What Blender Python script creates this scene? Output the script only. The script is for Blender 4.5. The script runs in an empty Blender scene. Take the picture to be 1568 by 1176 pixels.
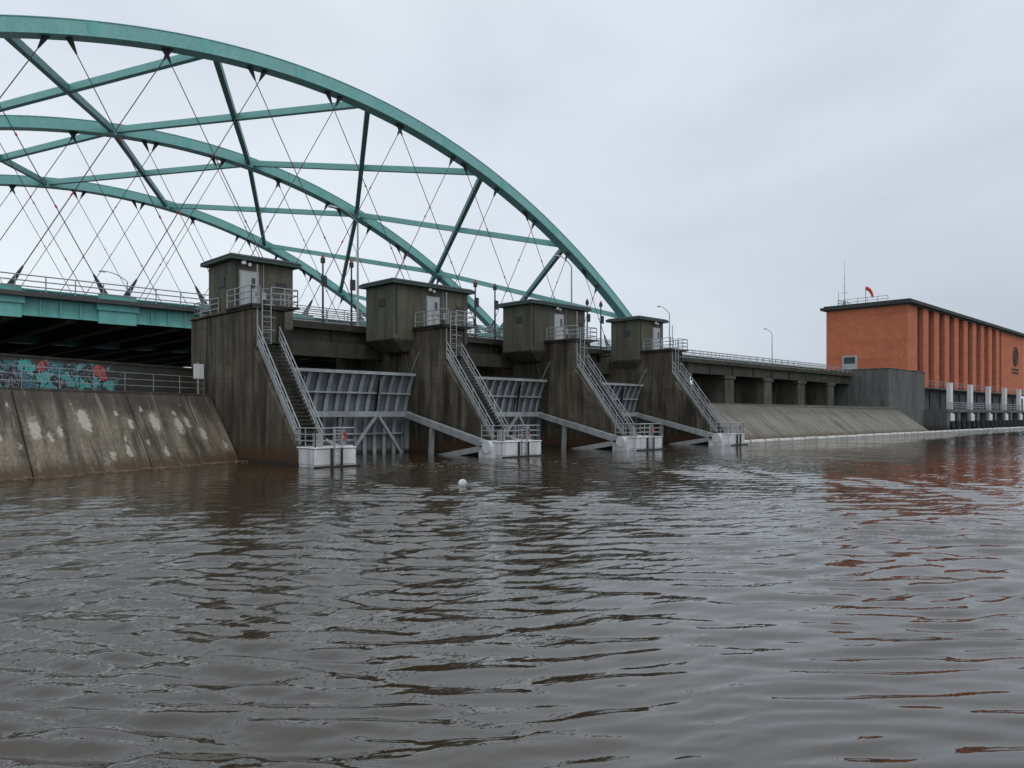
import bpy, bmesh, math, random
import numpy as np
from mathutils import Vector, Matrix
random.seed(7)
S = bpy.context.scene
S.view_settings.view_transform = 'Standard'
S.view_settings.look = 'None'
S.view_settings.exposure = 0

# ------------------------------------------------------------------ materials
def newmat(name):
    m = bpy.data.materials.new(name); m.use_nodes = True
    nt = m.node_tree
    for n in list(nt.nodes): nt.nodes.remove(n)
    out = nt.nodes.new('ShaderNodeOutputMaterial')
    b = nt.nodes.new('ShaderNodeBsdfPrincipled')
    nt.links.new(b.outputs[0], out.inputs[0])
    return m, nt, b
def N(nt, t, **kw):
    n = nt.nodes.new(t)
    for k, v in kw.items(): setattr(n, k, v)
    return n
def mixc(nt, fac, a, b, mode='MIX'):
    n = nt.nodes.new('ShaderNodeMix'); n.data_type = 'RGBA'; n.blend_type = mode
    for sock, v in ((n.inputs[0], fac), (n.inputs[6], a), (n.inputs[7], b)):
        if isinstance(v, (int, float)): sock.default_value = v
        elif isinstance(v, (tuple, list)): sock.default_value = (v[0], v[1], v[2], 1)
        else: nt.links.new(v, sock)
    return n.outputs[2]
def math_(nt, op, a, b=0.0, c=None, clamp=False):
    n = nt.nodes.new('ShaderNodeMath'); n.operation = op; n.use_clamp = clamp
    for i, v in enumerate((a, b, c)):
        if v is None: continue
        if isinstance(v, (int, float)): n.inputs[i].default_value = v
        else: nt.links.new(v, n.inputs[i])
    return n.outputs[0]
def maprange(nt, v, a, b, c=0, d=1):
    n = nt.nodes.new('ShaderNodeMapRange'); nt.links.new(v, n.inputs[0])
    n.inputs[1].default_value = a; n.inputs[2].default_value = b
    n.inputs[3].default_value = c; n.inputs[4].default_value = d
    return n.outputs[0]
def noise(nt, vec, scale, detail=4, rough=.55, dist=0, mscale=None, rot=None):
    if mscale or rot:
        mp = nt.nodes.new('ShaderNodeMapping')
        if mscale: mp.inputs['Scale'].default_value = mscale
        if rot: mp.inputs['Rotation'].default_value = rot
        nt.links.new(vec, mp.inputs[0]); vec = mp.outputs[0]
    n = nt.nodes.new('ShaderNodeTexNoise')
    n.inputs['Scale'].default_value = scale; n.inputs['Detail'].default_value = detail
    n.inputs['Roughness'].default_value = rough; n.inputs['Distortion'].default_value = dist
    nt.links.new(vec, n.inputs['Vector'])
    return n.outputs[0]
def coords(nt): return nt.nodes.new('ShaderNodeTexCoord').outputs['Object']

def weathered(name, c1, c2, scale=.5, rough=.85, streak=.5, streakc=(.02,.02,.018), light=None,
              tide=None, metallic=0, bump=.03, horiz=False, th=1.0):
    m, nt, b = newmat(name)
    co = coords(nt)
    n1 = noise(nt, co, scale, 8, .62, .3)
    col = mixc(nt, maprange(nt, n1, .35, .65), c1, c2)
    fine = noise(nt, co, scale*14, 4, .6)
    col = mixc(nt, maprange(nt, fine, .3, .75, 0, .35), col, tuple(x*.45 for x in c1))
    if light:
        st2 = noise(nt, co, 1.1, 5, .65, .4, (1.3, 1.3, .16))
        col = mixc(nt, maprange(nt, st2, .55, .70, 0, .65), col, light)
        bigp = noise(nt, co, .22, 5, .6, .6)
        col = mixc(nt, maprange(nt, bigp, .50, .64, 0, .5), col, light)
    if streak:
        st = noise(nt, co, 1.6, 5, .6, .15, (1.1, 1.1, .09))
        col = mixc(nt, maprange(nt, st, .47, .66, 0, streak), col, streakc)
        st3 = noise(nt, co, .55, 6, .65, .2, (1.0, 1.0, .14))
        col = mixc(nt, maprange(nt, st3, .50, .60, 0, streak*.8), col, streakc)
    if horiz:   # formwork lift lines
        sp = N(nt, 'ShaderNodeSeparateXYZ'); nt.links.new(co, sp.inputs[0])
        fr = math_(nt, 'FRACT', math_(nt, 'MULTIPLY', sp.outputs[2], .55))
        ln = maprange(nt, fr, .0, .05, .5, 0)
        col = mixc(nt, ln, col, tuple(x*.4 for x in c1))
    if tide:
        sp = N(nt, 'ShaderNodeSeparateXYZ'); nt.links.new(co, sp.inputs[0])
        w = math_(nt, 'ADD', sp.outputs[2], math_(nt, 'MULTIPLY', n1, -1.6*th))
        f = maprange(nt, w, -.2, .7*th, .92, 0)
        col = mixc(nt, f, col, tide)
        f2 = maprange(nt, sp.outputs[2], .12, .35, .85, 0)
        col = mixc(nt, f2, col, (.018, .017, .012))
    nt.links.new(col, b.inputs['Base Color'])
    b.inputs['Roughness'].default_value = rough; b.inputs['Metallic'].default_value = metallic
    if bump:
        bp = N(nt, 'ShaderNodeBump'); bp.inputs['Distance'].default_value = bump
        nt.links.new(fine, bp.inputs['Height']); nt.links.new(bp.outputs[0], b.inputs['Normal'])
    return m

M = {}
M['pier']   = weathered('pier_concrete', (.066,.057,.037), (.120,.106,.073), .35, .9, .85, (.014,.012,.008), (.20,.182,.14), (.075,.033,.013), horiz=True)
M['house']  = weathered('olive_painted_wall', (.096,.092,.063), (.125,.119,.085), .3, .75, .6, (.042,.039,.027))
M['roof']   = weathered('roof_felt', (.03,.036,.033), (.06,.066,.06), .6, .8, 0)
M['fascia'] = weathered('roof_fascia_green', (.045,.085,.072), (.06,.10,.085), .8, .6, .2)
M['white']  = weathered('white_paint_worn', (.80,.81,.82), (.66,.68,.69), 1.2, .6, .4, (.22,.2,.17))
M['whiteP'] = weathered('white_guide_paint', (.82,.83,.84), (.74,.76,.77), .4, .6, .1, (.4,.4,.38))
M['galv']   = weathered('galvanised_rail', (.42,.44,.45), (.30,.31,.32), 1.5, .5, 0, metallic=.2, bump=0)
M['gate']   = weathered('gate_grey_steel', (.24,.27,.29), (.17,.195,.21), .6, .55, .5, (.08,.085,.08), tide=(.09,.08,.06), bump=.01, th=.3)
M['gateL']  = weathered('gate_light_steel', (.43,.46,.465), (.31,.33,.34), .8, .55, .35, (.15,.14,.12), bump=.01)
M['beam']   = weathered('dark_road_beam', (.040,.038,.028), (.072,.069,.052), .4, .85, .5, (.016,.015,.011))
M['col']    = weathered('road_column_concrete', (.08,.075,.06), (.135,.127,.10), .4, .9, .5)
M['teal']   = weathered('teal_steel_paint', (.21,.50,.475), (.245,.55,.52), .25, .45, .12, (.13,.31,.29), bump=0)
M['tealD']  = weathered('teal_girder_paint', (.17,.52,.48), (.20,.58,.53), .3, .5, .28, (.09,.27,.24), bump=0)
M['braceShade']  = weathered('brace_teal_shaded', (.11,.27,.255), (.14,.335,.315), .4, .55, .1, bump=0)  # teal darkened in the colour to stand for underside shade on some diagonals
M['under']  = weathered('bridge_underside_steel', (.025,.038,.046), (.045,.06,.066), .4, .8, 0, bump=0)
M['deck']   = weathered('deck_concrete', (.06,.06,.058), (.10,.10,.095), .4, .9, 0)
M['dark']   = weathered('black_steel', (.022,.023,.025), (.035,.036,.038), 1, .55, 0, bump=0)
M['cable']  = weathered('hanger_cable', (.05,.055,.06), (.08,.085,.09), 1, .5, 0, bump=0)
M['red']    = weathered('red_paint', (.45,.03,.02), (.36,.03,.02), 1, .5, 0, bump=0)
M['orange'] = weathered('windsock_fabric', (.75,.09,.03), (.65,.07,.02), 1, .8, 0, bump=0)
M['base']   = weathered('station_concrete', (.11,.115,.11), (.16,.165,.152), .12, .9, .5, (.045,.046,.04), tide=(.05,.045,.035), horiz=True)
M['ground'] = weathered('bank_ground', (.07,.075,.05), (.13,.12,.09), .2, .95, 0)
M['door']   = weathered('door_paint', (.50,.52,.52), (.44,.46,.46), 1, .5, .15)
M['boom']   = weathered('boom_float', (.72,.71,.68), (.5,.48,.44), .6, .7, 0)
M['rubber'] = weathered('rubber_fender', (.02,.02,.02), (.035,.035,.035), 2, .8, 0)
M['glass']  = weathered('window_glass_dark', (.03,.04,.045), (.05,.06,.065), .5, .15, 0, bump=0)
M['debris'] = weathered('drift_debris', (.16,.10,.05), (.30,.24,.16), 3, .9, 0)

# brick
m, nt, b = newmat('orange_brick'); co = coords(nt)
sp = N(nt,'ShaderNodeSeparateXYZ'); nt.links.new(co, sp.inputs[0])
cb = N(nt,'ShaderNodeCombineXYZ'); nt.links.new(math_(nt,'ADD',sp.outputs[0],sp.outputs[1]), cb.inputs[0]); nt.links.new(sp.outputs[2], cb.inputs[1])
bt = N(nt,'ShaderNodeTexBrick'); nt.links.new(cb.outputs[0], bt.inputs['Vector'])
bt.inputs['Scale'].default_value = 1.2
bt.inputs['Color1'].default_value=(.62,.165,.07,1); bt.inputs['Color2'].default_value=(.44,.108,.05,1); bt.inputs['Mortar'].default_value=(.50,.24,.15,1)
bt.inputs['Mortar Size'].default_value=.03
n1 = noise(nt, co, .12, 6, .6)
n2 = noise(nt, co, .9, 5, .7)
n3 = noise(nt, co, .5, 5, .6, .2, (.3,.3,1.6))
c = mixc(nt, maprange(nt,n1,.35,.65,0,.4), bt.outputs[0], (.64,.19,.085))
c = mixc(nt, maprange(nt,n2,.4,.75,0,.5), c, (.36,.09,.045))
c = mixc(nt, maprange(nt,n3,.48,.7,0,.35), c, (.32,.085,.045))
nt.links.new(c, b.inputs['Base Color']); b.inputs['Roughness'].default_value=.9
M['brick'] = m
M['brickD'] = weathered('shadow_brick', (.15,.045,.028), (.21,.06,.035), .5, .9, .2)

# revetment (object-local: x along, z up the slope; shear = slab joints' slant)
def revet(name, c1, c2, darkf, spots, topdark=True, shear=0):
    m, nt, b = newmat(name); co = coords(nt)
    sp = N(nt,'ShaderNodeSeparateXYZ'); nt.links.new(co, sp.inputs[0])
    Z = sp.outputs[2]
    X = math_(nt,'SUBTRACT', sp.outputs[0], math_(nt,'MULTIPLY', Z, shear/4.3))
    flat = N(nt,'ShaderNodeCombineXYZ'); nt.links.new(X,flat.inputs[0]); nt.links.new(Z,flat.inputs[1])
    fl = flat.outputs[0]
    n1 = noise(nt, fl, .35, 8, .65, .4)
    n2 = noise(nt, fl, 5, 6, .68)
    col = mixc(nt, maprange(nt,n1,.32,.66), c1, c2)
    col = mixc(nt, maprange(nt,n2,.35,.72,0,.6), col, tuple(x*.45 for x in c1))
    st = noise(nt, fl, 1.5, 7, .68, .3, (1.0,.13,1))
    col = mixc(nt, maprange(nt,st,.46,.64,0,darkf), col, (.030,.028,.021))
    st2 = noise(nt, fl, .5, 6, .7, .5, (1.0,.5,1))
    col = mixc(nt, maprange(nt,st2,.50,.62,0,darkf*.85), col, (.038,.034,.025))
    if topdark:
        w = math_(nt,'ADD', Z, math_(nt,'MULTIPLY', n1, 3.6))
        col = mixc(nt, maprange(nt,w,4.3,5.5,0,darkf*.9), col, (.036,.033,.026))
    fr = math_(nt,'FRACT', math_(nt,'MULTIPLY', Z, .93))
    col = mixc(nt, maprange(nt,fr,0,.045,.3,0), col, (.03,.028,.02))
    if spots:
        for (sc, thr0, gatev) in ((.62,.13,.38),(1.1,.11,.5)):
            mp = N(nt,'ShaderNodeMapping'); mp.inputs['Scale'].default_value=(1,.62,1)
            mp.inputs['Location'].default_value=(sc*3.3,sc*1.7,0)
            nt.links.new(fl, mp.inputs[0])
            vo = N(nt,'ShaderNodeTexVoronoi',voronoi_dimensions='2D'); vo.inputs['Scale'].default_value=sc; vo.inputs['Randomness'].default_value=.85
            nt.links.new(mp.outputs[0], vo.inputs['Vector'])
            sc_ = N(nt,'ShaderNodeSeparateColor'); nt.links.new(vo.outputs['Color'], sc_.inputs[0])
            d = math_(nt,'ADD', vo.outputs['Distance'], math_(nt,'MULTIPLY', math_(nt,'SUBTRACT',n2,.5), .42*sc+.18))
            r = math_(nt,'MULTIPLY', math_(nt,'GREATER_THAN', sc_.outputs[0], gatev), math_(nt,'MULTIPLY_ADD', sc_.outputs[1], .13, thr0))
            r = math_(nt,'MULTIPLY', r, maprange(nt, Z, 3.3, 3.7, 1, 0))
            f = math_(nt,'MULTIPLY', math_(nt,'SUBTRACT', r, d), 14.0, clamp=True)
            col = mixc(nt, math_(nt,'MULTIPLY',f,.85), col, (.50,.47,.40))
            halo = math_(nt,'MULTIPLY', math_(nt,'SUBTRACT', math_(nt,'MULTIPLY',r,1.7), d), 5.0, clamp=True)
            col = mixc(nt, math_(nt,'MULTIPLY',halo,.25), col, (.36,.33,.27))
        pl = noise(nt, fl, 2.1, 6, .7, .2, (1.0,.10,1))
        col = mixc(nt, maprange(nt,pl,.56,.70,0,.6), col, (.38,.35,.29))
    tide = maprange(nt, math_(nt,'ADD',Z,math_(nt,'MULTIPLY',n2,-.8)), -.1,.5,.85,0)
    col = mixc(nt, tide, col, (.075,.045,.022))
    nt.links.new(col, b.inputs['Base Color']); b.inputs['Roughness'].default_value=.9
    bp = N(nt,'ShaderNodeBump'); bp.inputs['Distance'].default_value=.08
    nt.links.new(n2,bp.inputs['Height']); nt.links.new(bp.outputs[0],b.inputs['Normal'])
    return m
SHL=1.85
M['revL'] = revet('revetment_stained', (.185,.158,.113), (.29,.25,.18), .82, True, shear=SHL)
M['revR'] = revet('revetment_pale', (.21,.20,.165), (.30,.285,.24), .5, False, True)

# graffiti
m, nt, b = newmat('graffiti_paint'); co = coords(nt)
nz = N(nt,'ShaderNodeTexNoise'); nz.inputs['Scale'].default_value=1.3; nz.inputs['Detail'].default_value=2; nt.links.new(co,nz.inputs['Vector'])
va = N(nt,'ShaderNodeVectorMath',operation='MULTIPLY_ADD'); nt.links.new(nz.outputs['Color'],va.inputs[0]); va.inputs[1].default_value=(1.3,1.3,1.3); nt.links.new(co,va.inputs[2])
mp = N(nt,'ShaderNodeMapping'); mp.inputs['Scale'].default_value=(.8,.8,.9); nt.links.new(va.outputs[0],mp.inputs[0])
vo = N(nt,'ShaderNodeTexVoronoi'); vo.inputs['Scale'].default_value=1.3; nt.links.new(mp.outputs[0],vo.inputs['Vector'])
ve = N(nt,'ShaderNodeTexVoronoi',feature='DISTANCE_TO_EDGE'); ve.inputs['Scale'].default_value=1.3; nt.links.new(mp.outputs[0],ve.inputs['Vector'])
sp = N(nt,'ShaderNodeSeparateColor'); nt.links.new(vo.outputs['Color'],sp.inputs[0])
cr = N(nt,'ShaderNodeValToRGB'); cr.color_ramp.interpolation='CONSTANT'; nt.links.new(sp.outputs[0],cr.inputs[0])
els=[(0,(.05,.30,.33)),(.25,(.03,.14,.18)),(.4,(.38,.055,.05)),(.5,(.28,.33,.33)),(.57,(.06,.34,.33)),(.74,(.03,.03,.035)),(.92,(.32,.08,.08))]
e=cr.color_ramp.elements; e[0].color=(*els[0][1],1); e[1].position=els[1][0]; e[1].color=(*els[1][1],1)
for p,cc in els[2:]:
    x=e.new(p); x.color=(*cc,1)
col = mixc(nt, maprange(nt,ve.outputs['Distance'],.05,.09,1,0), cr.outputs[0], (.015,.015,.015))
wv = noise(nt,co,2.2,2,.5,2.5)
col = mixc(nt, maprange(nt,math_(nt,'ABSOLUTE',math_(nt,'SUBTRACT',wv,.5)),.01,.017,.9,0), col, (.5,.55,.55))
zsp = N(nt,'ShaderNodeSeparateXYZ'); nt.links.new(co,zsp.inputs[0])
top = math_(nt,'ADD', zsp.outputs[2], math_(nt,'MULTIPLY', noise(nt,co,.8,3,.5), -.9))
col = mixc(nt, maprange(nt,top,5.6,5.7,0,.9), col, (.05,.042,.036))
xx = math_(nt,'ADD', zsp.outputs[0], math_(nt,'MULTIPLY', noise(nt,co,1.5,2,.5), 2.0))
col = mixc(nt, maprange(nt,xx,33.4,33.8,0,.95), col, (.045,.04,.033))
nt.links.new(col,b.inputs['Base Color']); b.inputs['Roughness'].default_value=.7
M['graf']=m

# water
m, nt, b = newmat('river_water'); co = coords(nt)
RZ = math.radians(44.7)
def wn(scale, detail, ms, dist=.4, rough=.5, extra=0):
    return noise(nt, co, scale, detail, rough, dist, ms, (0,0,RZ+extra))
mid = wn(1.2, 2, (.30,1,1), .8, .5, -.12)
sml = wn(3.6, 2, (.34,1,1), .5, .5, .1)
tiny= wn(12.0, 2, (.4,1,1), .3, .5)
patch = noise(nt, co, .05, 3, .5, .5)
amp = maprange(nt, patch, .38, .62, .35, 1.2)
h = math_(nt,'MULTIPLY', math_(nt,'MULTIPLY', mid, .085), amp)
h = math_(nt,'ADD', h, math_(nt,'MULTIPLY', math_(nt,'MULTIPLY', sml, .038), amp))
h = math_(nt,'ADD', h, math_(nt,'MULTIPLY', math_(nt,'MULTIPLY', tiny, .008), amp))
bp = N(nt,'ShaderNodeBump'); bp.inputs['Distance'].default_value=1.0; bp.inputs['Strength'].default_value=.75
nt.links.new(h,bp.inputs['Height']); nt.links.new(bp.outputs[0],b.inputs['Normal'])
murk = noise(nt, co, .03, 4, .5)
nt.links.new(mixc(nt, murk, (.032,.021,.010), (.044,.029,.016)), b.inputs['Base Color'])
b.inputs['Roughness'].default_value=.02; b.inputs['IOR'].default_value=1.85
M['water']=m

# ------------------------------------------------------------------ mesh builder
class MB:
    def __init__(s): s.v=[]; s.f=[]; s.fm=[]; s.mats=[]
    def mi(s,m):
        if m not in s.mats: s.mats.append(m)
        return s.mats.index(m)
    def add(s,vs,fs,m):
        o=len(s.v); s.v+= [tuple(x) for x in vs]; k=s.mi(m)
        for f in fs: s.f.append([i+o for i in f]); s.fm.append(k)
    def box(s,x0,x1,y0,y1,z0,z1,m):
        s.add([(x0,y0,z0),(x1,y0,z0),(x1,y1,z0),(x0,y1,z0),(x0,y0,z1),(x1,y0,z1),(x1,y1,z1),(x0,y1,z1)],
              [(0,3,2,1),(4,5,6,7),(0,1,5,4),(1,2,6,5),(2,3,7,6),(3,0,4,7)],m)
    def frustum(s,a,z0,c,z1,m):   # a,c = (x0,x1,y0,y1)
        s.add([(a[0],a[2],z0),(a[1],a[2],z0),(a[1],a[3],z0),(a[0],a[3],z0),(c[0],c[2],z1),(c[1],c[2],z1),(c[1],c[3],z1),(c[0],c[3],z1)],
              [(0,3,2,1),(4,5,6,7),(0,1,5,4),(1,2,6,5),(2,3,7,6),(3,0,4,7)],m)
    def beam(s,p,q,w,h,m,up=(0,0,1),w2=None,h2=None):
        p=Vector(p);q=Vector(q);d=(q-p).normalized();up=Vector(up)
        if abs(d.dot(up))>.98: up=Vector((0,1,0))
        a=d.cross(up).normalized();c=a.cross(d)
        vs=[]
        for pt,ww,hh in ((p,w,h),(q,w2 or w,h2 or h)):
            for i,j in ((-1,-1),(1,-1),(1,1),(-1,1)): vs.append(pt+a*(i*ww/2)+c*(j*hh/2))
        s.add(vs,[(0,1,2,3),(7,6,5,4),(0,4,5,1),(1,5,6,2),(2,6,7,3),(3,7,4,0)],m)
    def tube(s,p,q,r,m,n=6,r2=None):
        p=Vector(p);q=Vector(q);d=(q-p).normalized();up=Vector((0,0,1)) if abs(d.z)<.95 else Vector((1,0,0))
        a=d.cross(up).normalized();c=a.cross(d);vs=[]
        for pt,rr in ((p,r),(q,r if r2 is None else r2)):
            for i in range(n):
                t=2*math.pi*i/n; vs.append(pt+a*math.cos(t)*rr+c*math.sin(t)*rr)
        s.add(vs,[(i,(i+1)%n,n+(i+1)%n,n+i) for i in range(n)]+[tuple(range(n))[::-1],tuple(range(n,2*n))],m)
    def prism(s,poly,x0,x1,m):    # poly in (y,z)
        n=len(poly)
        s.add([(x0,y,z) for y,z in poly]+[(x1,y,z) for y,z in poly],
              [(i,(i+1)%n,n+(i+1)%n,n+i) for i in range(n)]+[tuple(range(n))[::-1],tuple(range(n,2*n))],m)
    def path(s,pts,w,h,m,up=(0,0,1)):
        vs=[];up=Vector(up);n=len(pts);P=[Vector(p) for p in pts]
        for i,p in enumerate(P):
            d=(P[min(i+1,n-1)]-P[max(i-1,0)]).normalized();a=d.cross(up).normalized();c=a.cross(d)
            for k,l in ((-1,-1),(1,-1),(1,1),(-1,1)): vs.append(p+a*k*w/2+c*l*h/2)
        fs=[(0,1,2,3),tuple(4*(n-1)+k for k in (3,2,1,0))]
        for i in range(n-1):
            for k in range(4):
                fs.append((4*i+k,4*i+(k+1)%4,4*i+4+(k+1)%4,4*i+4+k))
        s.add(vs,fs,m)
    def rail(s,pts,h,m,sp=1.5,r=.035,rails=2):
        for a,c in zip(pts,pts[1:]):
            a=Vector(a);c=Vector(c);L=(c-a).length;k=max(1,round(L/sp))
            for i in range(k+1):
                p=a.lerp(c,i/k); s.tube(p,p+Vector((0,0,h)),r,m,5)
            for j in range(rails):
                z=Vector((0,0,h*(1-j/rails))); s.tube(a+z,c+z,r,m,5)
    def ladder(s,p,q,w,m,side=(1,0,0)):
        p=Vector(p);q=Vector(q);sd=Vector(side)*w/2
        s.tube(p-sd,q-sd,.04,m,5); s.tube(p+sd,q+sd,.04,m,5)
        L=(q-p).length;k=int(L/.35)
        for i in range(k+1):
            c=p.lerp(q,i/k); s.tube(c-sd,c+sd,.022,m,4)
    def torus(s,c,R,r,m,axis='y'):
        vs=[];n=16;k=6
        for i in range(n):
            t=2*math.pi*i/n
            for j in range(k):
                u=2*math.pi*j/k; rr=R+r*math.cos(u)
                vs.append((c[0]+rr*math.cos(t),c[1]+r*math.sin(u),c[2]+rr*math.sin(t)))
        s.add(vs,[(i*k+j,((i+1)%n)*k+j,((i+1)%n)*k+(j+1)%k,i*k+(j+1)%k) for i in range(n) for j in range(k)],m)
    def make(s,name,parent=None,bevel=0,smooth=False):
        me=bpy.data.meshes.new(name); me.from_pydata(s.v,[],s.f)
        for k in s.mats: me.materials.append(M[k])
        for p,k in zip(me.polygons,s.fm): p.material_index=k
        bm=bmesh.new(); bm.from_mesh(me); bmesh.ops.recalc_face_normals(bm,faces=bm.faces); bm.to_mesh(me); bm.free()
        if smooth:
            for p in me.polygons: p.use_smooth=True
        o=bpy.data.objects.new(name,me); S.collection.objects.link(o)
        if parent: o.parent=parent
        if bevel:
            bv=o.modifiers.new('bevel','BEVEL'); bv.width=bevel; bv.segments=1; bv.limit_method='ANGLE'
        return o
def empty(name):
    e=bpy.data.objects.new(name,None); S.collection.objects.link(e); e.empty_display_size=.5; return e

# ------------------------------------------------------------------ water: real wave mesh
rng=np.random.default_rng(11)
rad=[0.3,1.0,1.8]
while rad[-1]<170: rad.append(rad[-1]*1.0055)
while rad[-1]<3500: rad.append(rad[-1]*1.12)
rad=np.array(rad)
th=np.concatenate([np.linspace(math.radians(-60),math.radians(150),1000,endpoint=False),np.linspace(math.radians(150),math.radians(300),120,endpoint=False)])
nr,na=len(rad),len(th)
Rg,Tg=np.meshgrid(rad,th,indexing='ij')
Xg=Rg*np.cos(Tg); Yg=Rg*np.sin(Tg)
Xw=Xg+.2*np.sin(.7*Yg+.4*Xg)+.6*np.sin(.21*Xg-.17*Yg+1)
Yw=Yg+.2*np.sin(.6*Xg-.5*Yg+2)+.6*np.sin(.19*Yg+.13*Xg)
H=np.zeros_like(Xg)
spac=np.maximum(Rg*.0055,.012)
for i in range(130):
    lam=math.exp(rng.uniform(math.log(.20),math.log(1.5)))
    sl=.0245
    if lam<.35: sl*=.75
    if lam>1.1: sl*=.75
    k=2*math.pi/lam; a=sl/k
    d=math.radians(45+7)+rng.normal(0,.26)
    ph=rng.uniform(0,6.28)
    fade=np.clip((lam/spac-3)/3,0,1)
    arg=k*(Xw*math.cos(d)+Yw*math.sin(d))+ph
    H+=a*fade*(np.sin(arg)+.18*np.cos(2*arg))
pm=np.zeros_like(Xg)
for i in range(18):
    lam=rng.uniform(4,28); d=rng.uniform(0,6.28); pm+=np.sin(2*math.pi/lam*(Xg*math.cos(d)+Yg*math.sin(d))+rng.uniform(0,6.28))
right=np.clip((.7105*Xg-.7037*Yg)/20,-.5,1)*np.clip(1-(Rg-10)/40,0,1)
pm=np.clip(1.0+.18*pm-.22*right,.5,1.45)
far=np.clip(1-(Rg-90)/80,0,1)
H=H*pm*far
co3=np.stack([Xg,Yg,H],-1).reshape(-1,3).astype(np.float32)
i0=np.arange(nr-1)[:,None]*na; j=np.arange(na)[None,:]; j1=(j+1)%na
q=np.stack([i0+j,i0+na+j,i0+na+j1,i0+j1],-1).reshape(-1,4)
me=bpy.data.meshes.new('water')
me.vertices.add(len(co3)); me.vertices.foreach_set('co',co3.ravel())
me.loops.add(q.size); me.loops.foreach_set('vertex_index',q.ravel().astype(np.int32))
me.polygons.add(len(q)); me.polygons.foreach_set('loop_start',(np.arange(len(q))*4).astype(np.int32))
try: me.polygons.foreach_set('loop_total',np.full(len(q),4,dtype=np.int32))
except Exception: pass
me.polygons.foreach_set('use_smooth',np.ones(len(q),dtype=bool))
me.update(calc_edges=True); me.materials.append(M['water'])
wo=bpy.data.objects.new('water',me); S.collection.objects.link(wo)

g=MB()
def land(poly,z0,z1):
    n=len(poly); g.add([(x,y,z0) for x,y in poly]+[(x,y,z1) for x,y in poly],
      [tuple(range(n,2*n))]+[(i,(i+1)%n,n+(i+1)%n,n+i) for i in range(n)],'ground')
ux,uy=-.9076,-.4199
land([(22.6,52.6),(22.6,75),(19,160),(10,700),(-900,700),(-900,-35),(22.6+ux*190,52.6+uy*190)],-3,4.2)
land([(72.2,48),(143,48),(143,52),(262,52),(300,60),(1400,300),(1400,900),(140,900),(90,160),(72.2,75)],-3,4.2)
g.make('ground')

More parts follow.
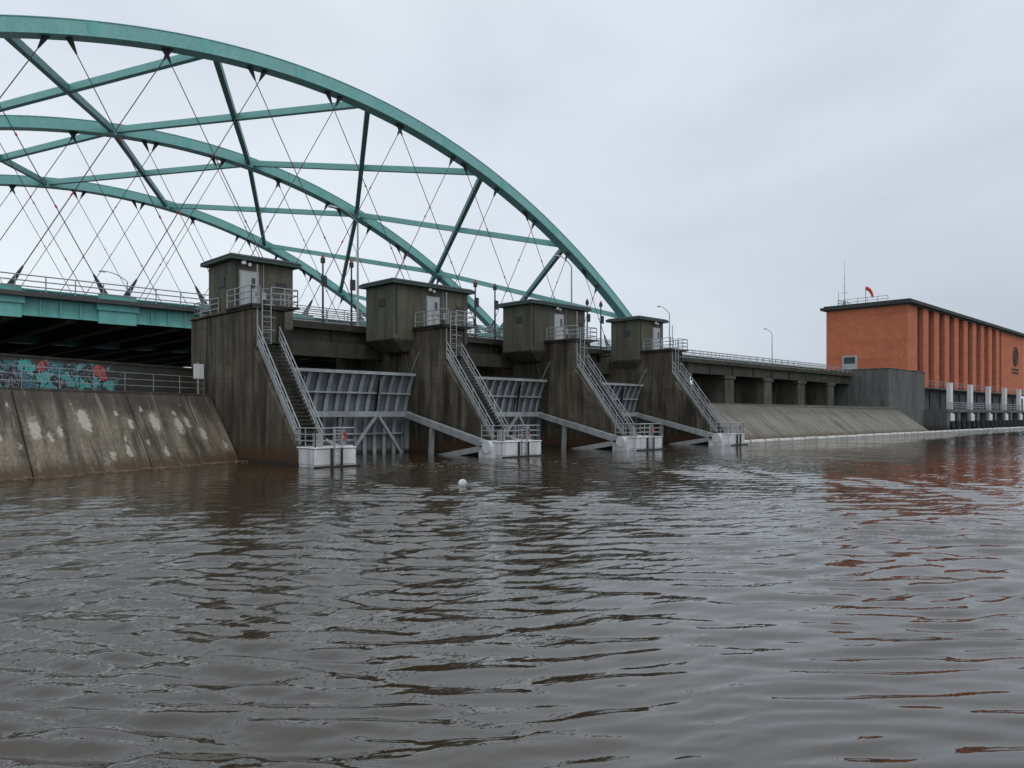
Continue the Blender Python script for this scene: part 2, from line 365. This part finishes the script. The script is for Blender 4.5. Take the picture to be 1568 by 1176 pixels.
# ------------------------------------------------------------------ piers, houses
XC=[23.8+15.65*i for i in range(4)]
HX=[(22.6,27.9),(35.8,44.5),(51.6,60.3),(68.6,74.1)]
NX=[(22.75,25.5),(37.6,41.6),(53.4,57.2),(69.1,71.9)]
for i,xc in enumerate(XC):
    P=empty('barrier_pier')
    a,c=xc-1.12,xc+1.12
    b=MB(); b.prism([(56,-4),(56,9.8),(46.3,9.8),(46.3,7.3),(40.7,.95),(40.7,-4)],a,c,'pier')
    for (side,x0) in ((1,c),(-1,a)):
        if (side==1 and i==3) or (side==-1 and i==0): continue
        pts=[(x0+side*.05,39.9+11.95*math.cos(t),.7+11.95*math.sin(t)) for t in [math.radians(-6+4*k) for k in range(12)]]
        b.path(pts,.2,.1,'gate',up=(1,0,0))
    b.box(a-.12,c+.12,46.1,56.1,9.83,10.0,'pier')
    b.make('pier_body',P,.06)
    n0,n1=NX[i]; b=MB()
    b.frustum((n0+.25,n1-.25,39.1,41.2),-1.0,(n0,n1,38.9,41.3),.12,'white')
    b.box(n0,n1,38.9,41.3,.12,1.05,'white')
    b.box(n0-.05,n1+.05,38.85,41.35,1.053,1.16,'white')
    b.make('white_nose',P,.05)
    b=MB()
    for fx in (.38,.62):
        x=n0+(n1-n0)*fx; b.box(x-.05,x+.05,38.72,38.84,-.5,1.1,'rubber')
    b.box(n0-.1,n1+.1,38.6,38.82,-.08,.1,'rubber')
    b.make('fender',P)
    b=MB()
    zt=1.16
    b.rail([(n0+.1,41.2,zt),(n0+.1,39.0,zt),(n1-.1,39.0,zt),(n1-.1,41.2,zt)],1.1,'galv',1.2,.036,3)
    xm=n0+(n1-n0)*.5
    b.ladder((xm+.1,38.8,-.4),(xm+.1,38.8,2.1),.5,'galv')
    b.box(n0+.5,n0+.95,39.6,40.0,zt,zt+.8,'galv')
    b.make('nose_railing',P)
    b=MB(); b.torus((xm+.55,38.92,zt+.62),.2,.045,'red'); b.make('life_ring',P)
    b=MB(); s0,s1=xc-.85,xc+.65
    top=(46.2,7.75);bot=(40.9,1.3)
    for x in (s0,s1): b.beam((x,top[0],top[1]),(x,bot[0],bot[1]),.08,.32,'gateL')
    k=26
    for j_ in range(k):
        t=(j_+.5)/k; y=top[0]+(bot[0]-top[0])*t; z=top[1]+(bot[1]-top[1])*t
        b.box(s0+.045,s1-.045,y-.13,y+.13,z+.02,z+.06,'dark')
    for x in (s0,s1):
        for j_ in range(8):
            t=j_/7; y=top[0]+(bot[0]-top[0])*t; z=top[1]+(bot[1]-top[1])*t
            b.tube((x,y,z),(x,y,z+1.0),.038,'galv',5)
        for h in (1.0,.55): b.tube((x,top[0],top[1]+h),(x,bot[0],bot[1]+h),.038,'galv',5)
    b.box(s0-.05,s1+.05,46.2,46.6,7.6,7.75,'dark')
    b.make('stairs',P)
    b=MB(); b.ladder((xc-.35,46.0,7.6),(xc-.35,46.0,11.1),.6,'galv')
    for z in (8.4,9.2,10.0):
        pts=[(xc-.35+.4*math.cos(t),46.0-.35-.4*math.sin(t)*1.0,z) for t in [math.pi*q_/8 for q_ in range(9)]]
        for p_,q_ in zip(pts,pts[1:]): b.tube(p_,q_,.025,'galv',4)
    b.box(a-.25,c+.9,46.05,49.9,10.003,10.12,'dark')
    b.rail([(a-.2,49.6,10.12),(a-.2,46.15,10.12),(xc-.75,46.15,10.12)],1.15,'galv',1.1,.038,3)
    b.rail([(xc+.05,46.15,10.12),(c+.8,46.15,10.12),(c+.8,49.6,10.12)],1.15,'galv',1.1,.038,3)
    b.make('platform_and_ladder',P)
    b=MB()
    b.tube((c+.02,46.22,1.6),(c-.15,46.22,9.9),.05,'dark',5)
    b.tube((a+.25,46.22,7.4),(a+.25,46.22,12.6),.045,'galv',5)
    b.make('conduits',P)
    H_=empty('gate_control_house')
    x0,x1=HX[i]; x0+=.42;x1-=.42; y0,y1=49.95,53.8
    b=MB(); b.box(x0,x1,y0,y1,9.1,13.5,'house')
    fx1=x1-1.6
    b.frustum((x0+(.6 if i in (0,3) else 1.4),fx1,y0+.6,y1-.2),8.2,(x0,x1,y0,y1),9.097,'house')
    b.make('walls',H_,.04)
    b=MB()
    b.box(x0-.42,x1+.42,y0-.45,y1+.42,13.5,13.72,'fascia')
    b.frustum((x0-.47,x1+.47,y0-.5,y1+.47),13.723,(x0-.2,x1+.2,y0-.2,y1+.2),13.9,'roof')
    b.frustum((x0-.2,x1+.2,y0-.2,y1+.2),13.903,(x0+1.4,x1-1.4,y0+1.4,y1-1.4),14.12,'roof')
    b.make('roof',H_)
    d0=xc-.25 if i==0 else xc+.15
    if i==3: d0=xc+.9
    b=MB(); b.box(d0-.09,d0+1.29,y0-.07,y0-.003,10.13,12.85,'galv')
    b.box(d0,d0+1.2,y0-.11,y0-.073,10.16,12.74,'door')
    b.box(d0+.75,d0+1.02,y0-.125,y0-.113,11.7,12.4,'glass')
    b.box(d0+1.04,d0+1.1,y0-.17,y0-.113,11.2,11.36,'dark')
    b.make('door',H_)
    b=MB()
    b.tube((d0+.1,y0-.3,13.22),(d0+.1,y0-.3,13.42),.16,'white',8); b.tube((d0+.1,y0,13.35),(d0+.1,y0-.3,13.4),.04,'dark',5)
    b.tube((d0+.55,y0-.25,13.15),(d0+.55,y0-.25,13.35),.12,'white',8)
    b.box(x1-1.3,x1-.5,y0-.05,y0-.003,11.9,12.3,'dark'); b.box(x0+.25,x0+.34,y0-.06,y0-.003,9.5,13.4,'dark')
    b.box(d0+1.5,d0+1.8,y0-.16,y0-.003,11.0,11.5,'galv')
    b.tube((d0+1.65,y0-.06,11.5),(d0+1.65,y0-.06,13.45),.03,'galv',5)
    b.box(x0-.05,x0-.003,y0+1.2,y0+2.0,11.8,12.4,'dark')
    b.make('wall_fittings',H_)

# ------------------------------------------------------------------ tainter gates
for i in range(3):
    G=empty('tainter_flood_gate')
    xl=XC[i]+1.2; xr=XC[i+1]-1.2; TY,TZ,R=39.9,.75,11.6
    def pt(x,th_,r=R): return (x,TY+r*math.cos(th_),TZ+r*math.sin(th_))
    ths=[math.radians(-22+51.2*k/14) for k in range(15)]
    b=MB()
    for t0,t1 in zip(ths,ths[1:]):
        b.add([pt(xl,t0),pt(xr,t0),pt(xr,t1),pt(xl,t1),pt(xl,t0,R+.08),pt(xr,t0,R+.08),pt(xr,t1,R+.08),pt(xl,t1,R+.08)],
              [(0,1,2,3),(7,6,5,4)],'gate')
    b.make('skin_plate',G,smooth=True)
    b=MB(); n=14
    for k in range(n+1):
        x=xl+.12+(xr-xl-.24)*k/n
        b.path([pt(x,t,R-.17) for t in ths],.09,.32,'gateL',up=(1,0,0))
    for th_,h in ((29.0,.22),(20.5,.12),(4,.12)):
        p=pt(0,math.radians(th_),R-.2); b.beam((xl,p[1],p[2]),(xr,p[1],p[2]),.4,h,'gateL')
    b.make('ribs',G)
    b=MB()
    gi=math.radians(12.5); lo=math.radians(-9)
    p=pt(0,gi,R-.75); q=pt(0,lo,R-.75)
    b.beam((xl,p[1],p[2]),(xr,p[1],p[2]),.5,.42,'gateL'); b.beam((xl,q[1],q[2]),(xr,q[1],q[2]),.5,.42,'gate')
    for f in (0.02,.5,.98):
        x=xl+(xr-xl)*f; b.beam((x,p[1],p[2]),(x,q[1],q[2]),.3,.3,'gate')
    for f0,f1 in ((.25,.02),(.25,.5),(.75,.5),(.75,.98)):
        b.beam((xl+(xr-xl)*f0,p[1]-.2,p[2]),(xl+(xr-xl)*f1,q[1]-.2,q[2]),.2,.2,'gateL')
        m1=pt(0,math.radians(27),R-.4)
        b.beam((xl+(xr-xl)*f0,p[1],p[2]),(xl+(xr-xl)*f0,m1[1],m1[2]),.16,.2,'gateL')
    b.make('girders_and_braces',G)
    b=MB()
    for x in (xl+.45,xr-.45):
        T=(x,TY+.3,TZ)
        b.beam(T,(x,p[1],p[2]),.42,.55,'gateL',w2=.42,h2=.45); b.beam(T,(x,q[1],q[2]),.42,.42,'gateL')
        for f in (.66,):
            u=Vector(T).lerp(Vector((x,p[1],p[2])),f); v=Vector(T).lerp(Vector((x,q[1],q[2])),f+.02)
            b.beam(u,v-Vector((0,0,1.2)),.3,.34,'gateL',up=(0,1,0))
        b.tube((x-.6,TY+.3,TZ),(x+.6,TY+.3,TZ),.45,'white',12)
        b.box(x-.5,x+.5,TY-.3,TY+1.2,-1,.45,'white')
    b.make('arms_and_trunnions',G)
    b=MB()
    for x in (xl+.25,xr-.25):
        b.tube(pt(x,math.radians(28)),(x,51.3,9.3),.06,'dark',5)
    b.make('hoist_cables',G)

# ------------------------------------------------------------------ barrier road bridge
B=empty('barrier_access_road')
b=MB(); b.box(26,142.9,56.0,62.5,10.2,10.5,'deck'); b.make('deck_slab',B)
b=MB()
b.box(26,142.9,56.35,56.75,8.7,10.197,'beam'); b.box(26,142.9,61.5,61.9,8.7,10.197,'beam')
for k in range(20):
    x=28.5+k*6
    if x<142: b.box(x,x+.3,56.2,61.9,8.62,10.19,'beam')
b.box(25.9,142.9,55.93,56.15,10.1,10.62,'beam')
b.make('girders',B)
b=MB()
for i in range(3):
    b.box(XC[i]+1.15,XC[i+1]-1.15,54.3,55.2,7.7,8.9,'beam')
b.make('machinery_beams',B)
b=MB(); b.rail([(28,56.05,10.62),(143,56.05,10.62)],1.05,'galv',2.0,.045,3); b.rail([(22.9,55.9,10.0),(22.9,51.9,10.0)],1.1,'galv',1.2,.04,3)
b.rail([(26,62.3,10.5),(143,62.3,10.5)],1.05,'galv',2.4,.04,2)
b.rail([(22.9,55.9,10.0),(26.4,55.9,10.0)],1.1,'galv',1.2,.04,3)
b.make('railing',B)
b=MB()
for k in range(6):
    x=75.5+k*11.6
    b.box(x,x+2.4,56.4,61.8,4.1,8.68,'col'); b.box(x-.3,x+2.7,56.25,61.95,8.2,8.69,'col')
for i,xc in enumerate(XC):
    if i==0: b.box(xc+2.3,xc+4.0,57.2,61.8,-4,8.68,'pier')
    else: b.box(xc-1.0,xc+1.0,56.2,62,-4,8.68,'pier')
b.make('columns',B,.04)
b=MB(); b.box(74,143,60.2,60.6,4.1,6.9,'col')
for k in range(6):
    x=75.5+k*11.6; b.box(x+2.4,x+6.4,60.15,60.65,6.903,8.69,'beam')
b.make('infill_wall',B)

# ------------------------------------------------------------------ revetments
def revetment(name,origin,angle,L,run,h,mat,panel,sh=0):
    E=empty(name); E.location=(origin[0],origin[1],0); E.rotation_euler=(0,0,angle)
    b=MB(); x=L
    while x>0:
        x1=x; x0=x-panel+.07
        j=random.uniform(-.03,.03)
        b.add([(x0-sh*1.5,-run*1.5,-h*.5+j),(x1-sh*1.5,-run*1.5,-h*.5+j),(x1,0,h+j),(x0,0,h+j),(x0-sh*1.5,-run*1.5,-h*.5-1),(x1-sh*1.5,-run*1.5,-h*.5-1),(x1,.3,h-1),(x0,.3,h-1),(x1,.9,h+j),(x0,.9,h+j)],
              [(0,1,2,3),(3,2,8,9),(0,3,9,7,4),(1,5,6,8,2),(4,5,1,0),(9,8,6,7)],mat)
        x-=panel
    b.make('slope_slabs',E,.03)
    b=MB()
    b.box(0,L,.12,.5,h-.3,h+.16,mat); b.make('coping',E,.03)
    return E
ang=math.atan2(.4199,.9076)
Lw=190
revetment('concrete_revetment',(22.6-.9076*Lw,52.4-.4199*Lw),ang,Lw,4.0,4.3,'revL',7.2,SHL)
revetment('concrete_revetment',(71.9,48.0),math.atan2(.5,72),71.2,5.8,4.3,'revR',6.1)

def along(k,off):
    return Vector((22.6-.9076*k-.4199*off, 52.4-.4199*k+.9076*off,0))
def walllocal(name,k0,k1,off,z0,z1,th_,mat):
    p=along(k1,off); b=MB(); b.box(0,k1-k0,0,th_,z0,z1,mat)
    b.box(-.05,k1-k0+.05,-.06,th_+.06,z1+.003,z1+.12,'beam')
    E=empty(name); E.location=p; E.rotation_euler=(0,0,ang); b.make('panel',E); return E
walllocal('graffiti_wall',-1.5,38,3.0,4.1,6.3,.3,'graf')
b=MB(); b.box(-160,16,150,151,4.1,13.5,'under'); b.make('underpass_wall')
F=empty('bank_railing'); b=MB()
p=along(.3,.35);q=along(60,.35); b.rail([(p.x,p.y,4.46),(q.x,q.y,4.46)],1.15,'galv',2.2,.02,3)
b.make('rails',F)
F=empty('warning_sign'); b=MB(); p=along(.9,.3); b.tube((p.x,p.y,4.3),(p.x,p.y,6.6),.05,'galv'); b.box(p.x-.35,p.x+.35,p.y-.09,p.y-.055,5.5,6.5,'white'); b.make('sign_panel',F)
b=MB()
for k in range(170):
    t=random.random()**1.3*26; off=-4.2-abs(random.gauss(0,.35)); p=along(t,off); r=random.uniform(.03,.11)
    a_=random.uniform(0,3.14); L_=random.uniform(.1,.7)
    b.beam((p.x,p.y,.03),(p.x+L_*math.cos(a_),p.y+L_*math.sin(a_),.05),r,r*.7,'debris')
for k in range(90):
    x=random.uniform(25,38); y=random.gauss(34.5,2.4); r=random.uniform(.02,.06)
    b.beam((x,y,.04),(x+random.uniform(.05,.3),y+random.uniform(-.2,.2),.05),r,r*.6,'debris')
b.make('drift_debris')

# ------------------------------------------------------------------ arch bridge
A=empty('network_arch_bridge')
AX,ZT,K=44.5,42.9,.005745
YA=[80,112,145]; HS=70.5
def az(x): return ZT-.75-K*(x-AX)**2
b=MB()
for y in YA:
    pts=[(AX-HS-2+(2*HS+4)*k/72,y,0) for k in range(73)]
    pts=[(p[0],p[1],az(p[0])) for p in pts]
    b.path(pts,1.35,1.5,'teal',up=(0,1,0))
b.make('arch_ribs',A)
b=MB()
for y in YA:
    for s_ in (-1,1):
        pts=[(AX-HS+(2*HS)*k/72,y,0) for k in range(73)]
        b.path([(p[0],p[1],az(p[0])+s_*.72) for p in pts],.07,1.62,'teal',up=(0,1,0))
    for k in range(-6,7):
        x=AX+k*10.8
        b.path([(x-.5,y,az(x-.5)),(x,y,az(x)),(x+.5,y,az(x+.5))],1.3,1.56,'tealD',up=(0,1,0))
b.make('splice_plates',A)
b=MB()
nodes=[AX+d for d in (-62.5,-46.5,-29,-9.7,9.7,29,46.5,62.5)]
for ya,yb in zip(YA,YA[1:]):
    for n0,n1 in zip(nodes,nodes[1:]):
        for s0,s1 in ((n0,n1),(n1,n0)):
            b.beam((s0,ya,az(s0)),(s1,yb,az(s1)),.62,.8,'braceShade' if s0<s1 else 'teal')  # one diagonal of each pair takes the painted-in shade colour
b.make('wind_bracing',A)
b=MB()
DK=14.3
h_=MB(); cl=MB()
for y in YA:
    anchors=[AX+9.7*k for k in range(-6,7)]
    for xa in anchors:
        for sg in (-1,1):
            x=xa; sl=.56
            for it in range(60):
                x=xa+sg*sl*max(az(x)-DK,0)
                x=max(AX-HS+2,min(AX+HS-2,x))
            zt=az(x)-.75
            if zt-DK<3: continue
            p=Vector((xa+sg*.9,y,DK+.2)); q=Vector((x,y,zt))
            d=(q-p).normalized()
            h_.tube(p,q,.05,'cable',5)
            b.tube(q+Vector((0,0,.2)),q-d*1.5,.36,'dark',6,r2=.08)
            b.beam(p-d*1.0,p+d*2.2,.5,.7,'dark',w2=.12,h2=.15)
            for f in (.36,.64):
                c_=p.lerp(q,f+random.uniform(-.02,.02)); cl.beam(c_-d*.13,c_+d*.13,.14,.14,'red')
h_.make('hangers',A); b.make('hanger_sockets',A); cl.make('cable_clamps',A)
b=MB()
b.box(AX-HS-220,AX+HS+3,78.6,146.4,13.6,14.0,'deck')
b.box(AX+HS+3,380,78.6,97,13.6,14.0,'deck')
b.make('deck_slab',A)
b=MB()
for y in YA:
    b.box(AX-HS-220,AX+HS+3,y-.35,y+.35,12.05,14.25,'tealD')
b.box(AX+HS+3,380,79.65,80.35,12.05,14.25,'tealD')
b.box(AX-HS-220,380,79.45,80.55,14.26,14.38,'tealD'); b.box(AX-HS-220,380,79.4,79.62,11.95,12.04,'tealD')
x=AX-9.7*14
while x<AX+HS:
    b.box(x-1.7,x+1.7,79.3,79.6,11.75,14.55,'tealD'); b.box(x-1.9,x+1.9,79.1,79.3,13.0,14.1,'tealD')
    for d_ in (-3.2,3.2,4.85): b.box(x+d_-.06,x+d_+.06,79.45,79.64,12.1,14.2,'teal')
    x+=9.7
b.make('fascia_girders',A)
b=MB()
x=AX-HS-200
while x<AX+HS+2:
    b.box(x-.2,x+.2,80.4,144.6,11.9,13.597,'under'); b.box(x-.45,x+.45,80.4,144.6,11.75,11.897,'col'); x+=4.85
for y in range(84,145,4):
    if y not in YA: b.box(AX-HS-200,AX+HS+2,y-.15,y+.15,12.7,13.59,'under')
for y in (84,90,95): b.box(AX+HS+3,380,y-.4,y+.4,12.2,13.59,'under')
b.make('floor_beams',A)
b=MB()
for y in (79.0,111.2,112.8,146):
    b.rail([(AX-HS-140,y,14.0),(AX+HS,y,14.0)],1.5,'galv',2.4,.06,3)
    b.box(AX-HS-140,AX+HS,y-.1,y+.1,14.0,14.75,'gateL') if y>100 else None
b.rail([(AX+HS,79,14.0),(300,79,14.0)],1.3,'galv',3,.06,3)
b.make('deck_railing',A)
b=MB()
for x in (AX-HS-1,AX+HS+1):
    for y in YA: b.box(x-2.2,x+2.2,y-3,y+3,-3,12,'col')
for x in (AX-HS-50,AX-HS-100,AX-HS-150):
    for y in YA: b.tube((x,y,-3),(x,y,12),1.4,'col',12)
x=AX+HS+45
while x<380:
    b.box(x-1,x+1,82,94,3,12.2,'col'); x+=45
b.make('bridge_supports',A)

# ------------------------------------------------------------------ pumping station
PS=empty('brick_pumping_station')
X0,X1,Y0,Y1=157,249,51,66.7
b=MB()
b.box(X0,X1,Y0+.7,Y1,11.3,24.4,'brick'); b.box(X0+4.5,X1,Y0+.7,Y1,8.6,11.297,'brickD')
b.box(X0,X0+5.2,Y0,Y0+.697,8.6,24.4,'brick')
b.box(225,X1,Y0,Y0+.697,8.6,24.4,'brick')
k=0
while k<9:
    x=X0+8.0+k*6.75; b.box(x,x+3.1,Y0-.25,Y0+.697,8.3,24.4,'brick'); k+=1
b.make('brick_walls',PS,.03)
b=MB()
for k in range(10):
    x0_=X0+5.2 if k==0 else X0+8.0+(k-1)*6.75+3.1; x1_=X0+8.0+k*6.75 if k<9 else 225
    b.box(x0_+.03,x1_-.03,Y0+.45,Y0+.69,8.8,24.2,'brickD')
    b.box(x0_+.5,x1_-.5,Y0+.36,Y0+.445,12,23,'glass')
    for z in (14.5,17,19.5): b.box(x0_+.45,x1_-.45,Y0+.3,Y0+.355,z,z+.15,'brickD')
b.make('recessed_windows',PS)
b=MB(); b.box(X0-.9,X1+.9,Y0-1.0,Y1+.9,24.45,25.0,'roof'); b.box(X0-.4,X1+.4,Y0-.5,Y1+.4,25.003,25.3,'roof'); b.box(X0-.1,X1+.1,Y0-.27,Y1+.1,24.2,24.447,'fascia')
b.make('roof_slab',PS)
b=MB()
b.box(143,X0+5,49.6,Y1,-3,11.3,'base')
b.box(X0+5,X1,Y0+.7,Y1,-3,8.597,'base')
b.box(142.9,X0+5.1,49.5,Y1+.1,11.303,11.45,'base')
b.make('concrete_base',PS,.05)
b=MB()
b.box(X0-.06,X0-.003,60.5,63.5,11.5,15.0,'door'); b.box(X0-.1,X0-.063,60.9,63.1,13.4,14.7,'glass')
b.make('side_door',PS)
b=MB()
em=[(239+2.6*math.cos(2*math.pi*t/24),18.6+2.6*math.sin(2*math.pi*t/24)) for t in range(24)]
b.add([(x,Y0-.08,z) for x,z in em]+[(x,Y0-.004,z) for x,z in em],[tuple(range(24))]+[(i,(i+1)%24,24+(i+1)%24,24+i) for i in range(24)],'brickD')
b.torus((239,Y0-.1,18.6),2.5,.16,'col'); b.torus((239,Y0-.1,18.6),1.6,.1,'col')
b.box(238.8,239.2,Y0-.14,Y0-.085,17.3,19.9,'col'); b.box(237.7,238.75,Y0-.14,Y0-.085,18.4,18.8,'col'); b.box(239.25,240.3,Y0-.14,Y0-.085,18.4,18.8,'col')
for r_ in range(2):
    for c_ in range(6): b.box(235.6+c_*1.2,236.3+c_*1.2,Y0-.12,Y0-.004,14.0+r_*.9,14.5+r_*.9,'col')
b.make('emblem_and_lettering',PS)
b=MB()
b.box(X0+5,X1,45.5,51.6,3.6,4.2,'base')
x=X0+5.6
while x<X1+2:
    b.box(x-.9,x+.9,45.6,51.5,-3,3.6,'base'); x+=6.8
b.rail([(X0+5,45.6,4.2),(X1,45.6,4.2)],1.3,'galv',2.4,.05,3)
b.rail([(X0+5,Y0-1.2,8.6),(X1,Y0-1.2,8.6)],1.2,'galv',2.6,.04,2)
b.box(X0+5.1,X1,Y0-1.4,Y0+.68,8.25,8.5,'base')
x=X0+5.6
while x<X1:
    b.box(x+2.2,x+6,Y0+.5,Y0+.69,4.3,7.6,'dark'); x+=6.8
b.make('intake_deck',PS)
b=MB(); x=165
for k in range(7):
    b.box(x-.75,x+.75,45.7,46.4,1.6,9.3,'whiteP'); b.box(x-1.15,x+1.15,45.5,46.5,.9,3.3,'whiteP')
    x+=13.6
b.make('white_gate_guides',PS)
b=MB(); x=164
while x<X1: b.tube((x,45.2,.5),(x,45.4,1.9),.5,'rubber',8); x+=3.4
b.make('tyre_fenders',PS)
b=MB()
b.rail([(X0+1,Y0+4,25.3),(X0+1,Y1-2,25.3),(X0+8,Y1-2,25.3)],1.2,'galv',1.8,.05,2)
b.make('roof_railing',PS)
E=empty('antenna_mast'); b=MB(); b.tube((X0+1.5,63.6,25.3),(X0+1.5,63.6,34.6),.08,'galv',6,.03)
b.tube((X0+1.5,63,28),(X0+1.5,64.2,28),.04,'galv',4)
for z in (27,29,31): b.tube((X0+1.1,63.6,z),(X0+1.9,63.6,z),.03,'galv',4)
b.tube((X0+.5,64.4,25.3),(X0+.5,64.4,28.2),.05,'galv',5); b.box(X0+1.2,X0+1.8,63.4,63.8,25.3,26.4,'galv'); b.make('mast',E)
E=empty('windsock'); b=MB(); b.tube((X0+2,59.6,25.2),(X0+2,59.6,28.9),.07,'galv',6)
prev=Vector((X0+2,59.5,28.6))
for k,(dx,dy,dz,r0,r1) in enumerate(((.4,-.5,-.4,.36,.32),(.25,-.35,-.75,.32,.26),(.1,-.15,-.8,.26,.18))):
    q0=prev+Vector((dx,dy,dz)); b.tube(prev,q0,r0,'orange',10,r1); prev=q0
b.make('sock',E)

# ------------------------------------------------------------------ floating boom
b=MB(); E=empty('floating_debris_boom')
pl=[(72.2,40.3),(76,40.6),(90,41.0),(120,41.6),(143,42.2),(165,42.9),(200,43.2),(262,43.2)]
for (xa,ya),(xb,yb) in zip(pl,pl[1:]):
    L_=math.hypot(xb-xa,yb-ya);k=max(1,int(L_/3.2))
    for j_ in range(k):
        t0=(j_+.05)/k;t1=(j_+.93)/k
        b.tube((xa+(xb-xa)*t0,ya+(yb-ya)*t0,.14),(xa+(xb-xa)*t1,ya+(yb-ya)*t1,.14+random.uniform(-.03,.03)),.24,'boom',8)
b.make('floats',E,smooth=False)

# ------------------------------------------------------------------ lamps, masts, buoy
def lamp(x,y,zb,zt,arm=2.4):
    E=empty('street_lamp'); b=MB()
    b.tube((x,y,zb),(x,y,zt-1.0),.13,'galv',8,.08)
    pts=[(x-arm*(t**1.1),y,zt-1.0+math.sin(t*math.pi/2)*1.05) for t in [k/8 for k in range(9)]]
    for p,q in zip(pts,pts[1:]): b.tube(p,q,.055,'galv',6)
    b.frustum((x-arm-.75,x-arm+.1,y-.17,y+.17),zt-.1,(x-arm-.6,x-arm,y-.08,y+.08),zt+.1,'galv')
    b.make('pole_arm_and_head',E)
lamp(40.7,61.8,10.5,22.2); lamp(71.5,61.8,10.5,22.2)
lamp(123,82,14,23.2,3.2); lamp(170,85,14,23,3.2); lamp(228,94,14,22.8,3.2)
lamp(36,110,14,22,2.8); lamp(95,110,14,24,2.8)
for x in (34.1,36.9,51.3,54.0,68.7,71.2):
    E=empty('signal_mast'); b=MB(); y=57
    b.tube((x,y,10.5),(x,y,15.8),.1,'dark',8,.07); b.tube((x,y,15.8),(x,y,16.2),.2,'dark',8); b.tube((x,y,16.2),(x,y,16.45),.15,'red',8,.1)
    b.box(x-.22,x+.22,y-.3,y-.1,13.8,14.7,'dark'); b.box(x-.3,x+.3,y-.3,y+.3,10.5,10.7,'dark')
    b.make('mast_and_light',E)
bpy.ops.mesh.primitive_uv_sphere_add(segments=20,ring_count=12,radius=.19,location=(21.5,24.7,.1))
o=bpy.context.object; o.name='float_ball'; o.data.materials.append(M['white'])
E=empty('mooring_buoy'); o.parent=E
b=MB(); b.torus((21.5,24.7,.31),.05,.015,'dark'); b.make('ring',E)
for p in o.data.polygons: p.use_smooth=True

b=MB(); pts=[]
for k in range(90):
    x=-900+k*30; pts.append((x,640+40*math.sin(k*.3),5+4*abs(math.sin(k*1.7))+3*random.random()))
for p,q in zip(pts,pts[1:]):
    b.add([(p[0],p[1],-1),(q[0],q[1],-1),(q[0],q[1],q[2]),(p[0],p[1],p[2])],[(0,1,2,3)],'ground')
b.make('distant_treeline')

# ------------------------------------------------------------------ world, sun, camera
W=bpy.data.worlds.new('World'); S.world=W; W.use_nodes=True; nt=W.node_tree
for n in list(nt.nodes): nt.nodes.remove(n)
out=nt.nodes.new('ShaderNodeOutputWorld'); bg=nt.nodes.new('ShaderNodeBackground'); nt.links.new(bg.outputs[0],out.inputs[0])
sun_el,sun_az=math.radians(52),math.radians(200)
sky=nt.nodes.new('ShaderNodeTexSky'); sky.sky_type='NISHITA'; sky.sun_disc=False; sky.sun_elevation=sun_el; sky.sun_rotation=sun_az
tc=nt.nodes.new('ShaderNodeTexCoord'); d=tc.outputs['Generated']
dp=nt.nodes.new('ShaderNodeVectorMath'); dp.operation='DOT_PRODUCT'; nt.links.new(d,dp.inputs[0]); dp.inputs[1].default_value=(.7105,-.7037,0)
sp=nt.nodes.new('ShaderNodeSeparateXYZ'); nt.links.new(d,sp.inputs[0])
side=maprange(nt,dp.outputs['Value'],-.5,.55)
low=maprange(nt,sp.outputs[2],0,.45)
colL=mixc(nt,low,(9.6,10.2,10.8),(7.3,8.0,8.8))
colR=mixc(nt,low,(4.7,5.45,6.3),(7.7,8.35,9.1))
cl=mixc(nt,side,colL,colR)
nz=noise(nt,d,2.2,6,.5,.5,(1,1,2.2))
cl=mixc(nt,maprange(nt,nz,.38,.66,0,.42),cl,(5.0,5.6,6.4))
nz2=noise(nt,d,1.3,4,.5,.3,(1,1,2))
cl=mixc(nt,maprange(nt,nz2,.48,.72,0,.4),cl,(9.4,9.9,10.4))
fin=mixc(nt,.94,sky.outputs[0],cl)
nt.links.new(fin,bg.inputs[0]); bg.inputs[1].default_value=.1
L=bpy.data.lights.new('sun','SUN'); L.energy=.7; L.angle=math.radians(30); L.color=(1,.97,.93)
lo=bpy.data.objects.new('sun',L); S.collection.objects.link(lo)
dirv=Vector((math.sin(sun_az)*math.cos(sun_el),math.cos(sun_az)*math.cos(sun_el),math.sin(sun_el)))
lo.rotation_euler=dirv.to_track_quat('Z','Y').to_euler(); lo.location=(0,-20,60)

cam=bpy.data.cameras.new('camera'); co_=bpy.data.objects.new('camera',cam); S.collection.objects.link(co_)
cam.lens=27; cam.sensor_width=36; cam.shift_y=.0306; cam.clip_end=6000; cam.clip_start=.1
co_.location=(0,0,3.0)
co_.rotation_euler=(math.radians(90),0,math.atan2(.7105,.7037)-math.pi/2)
S.camera=co_
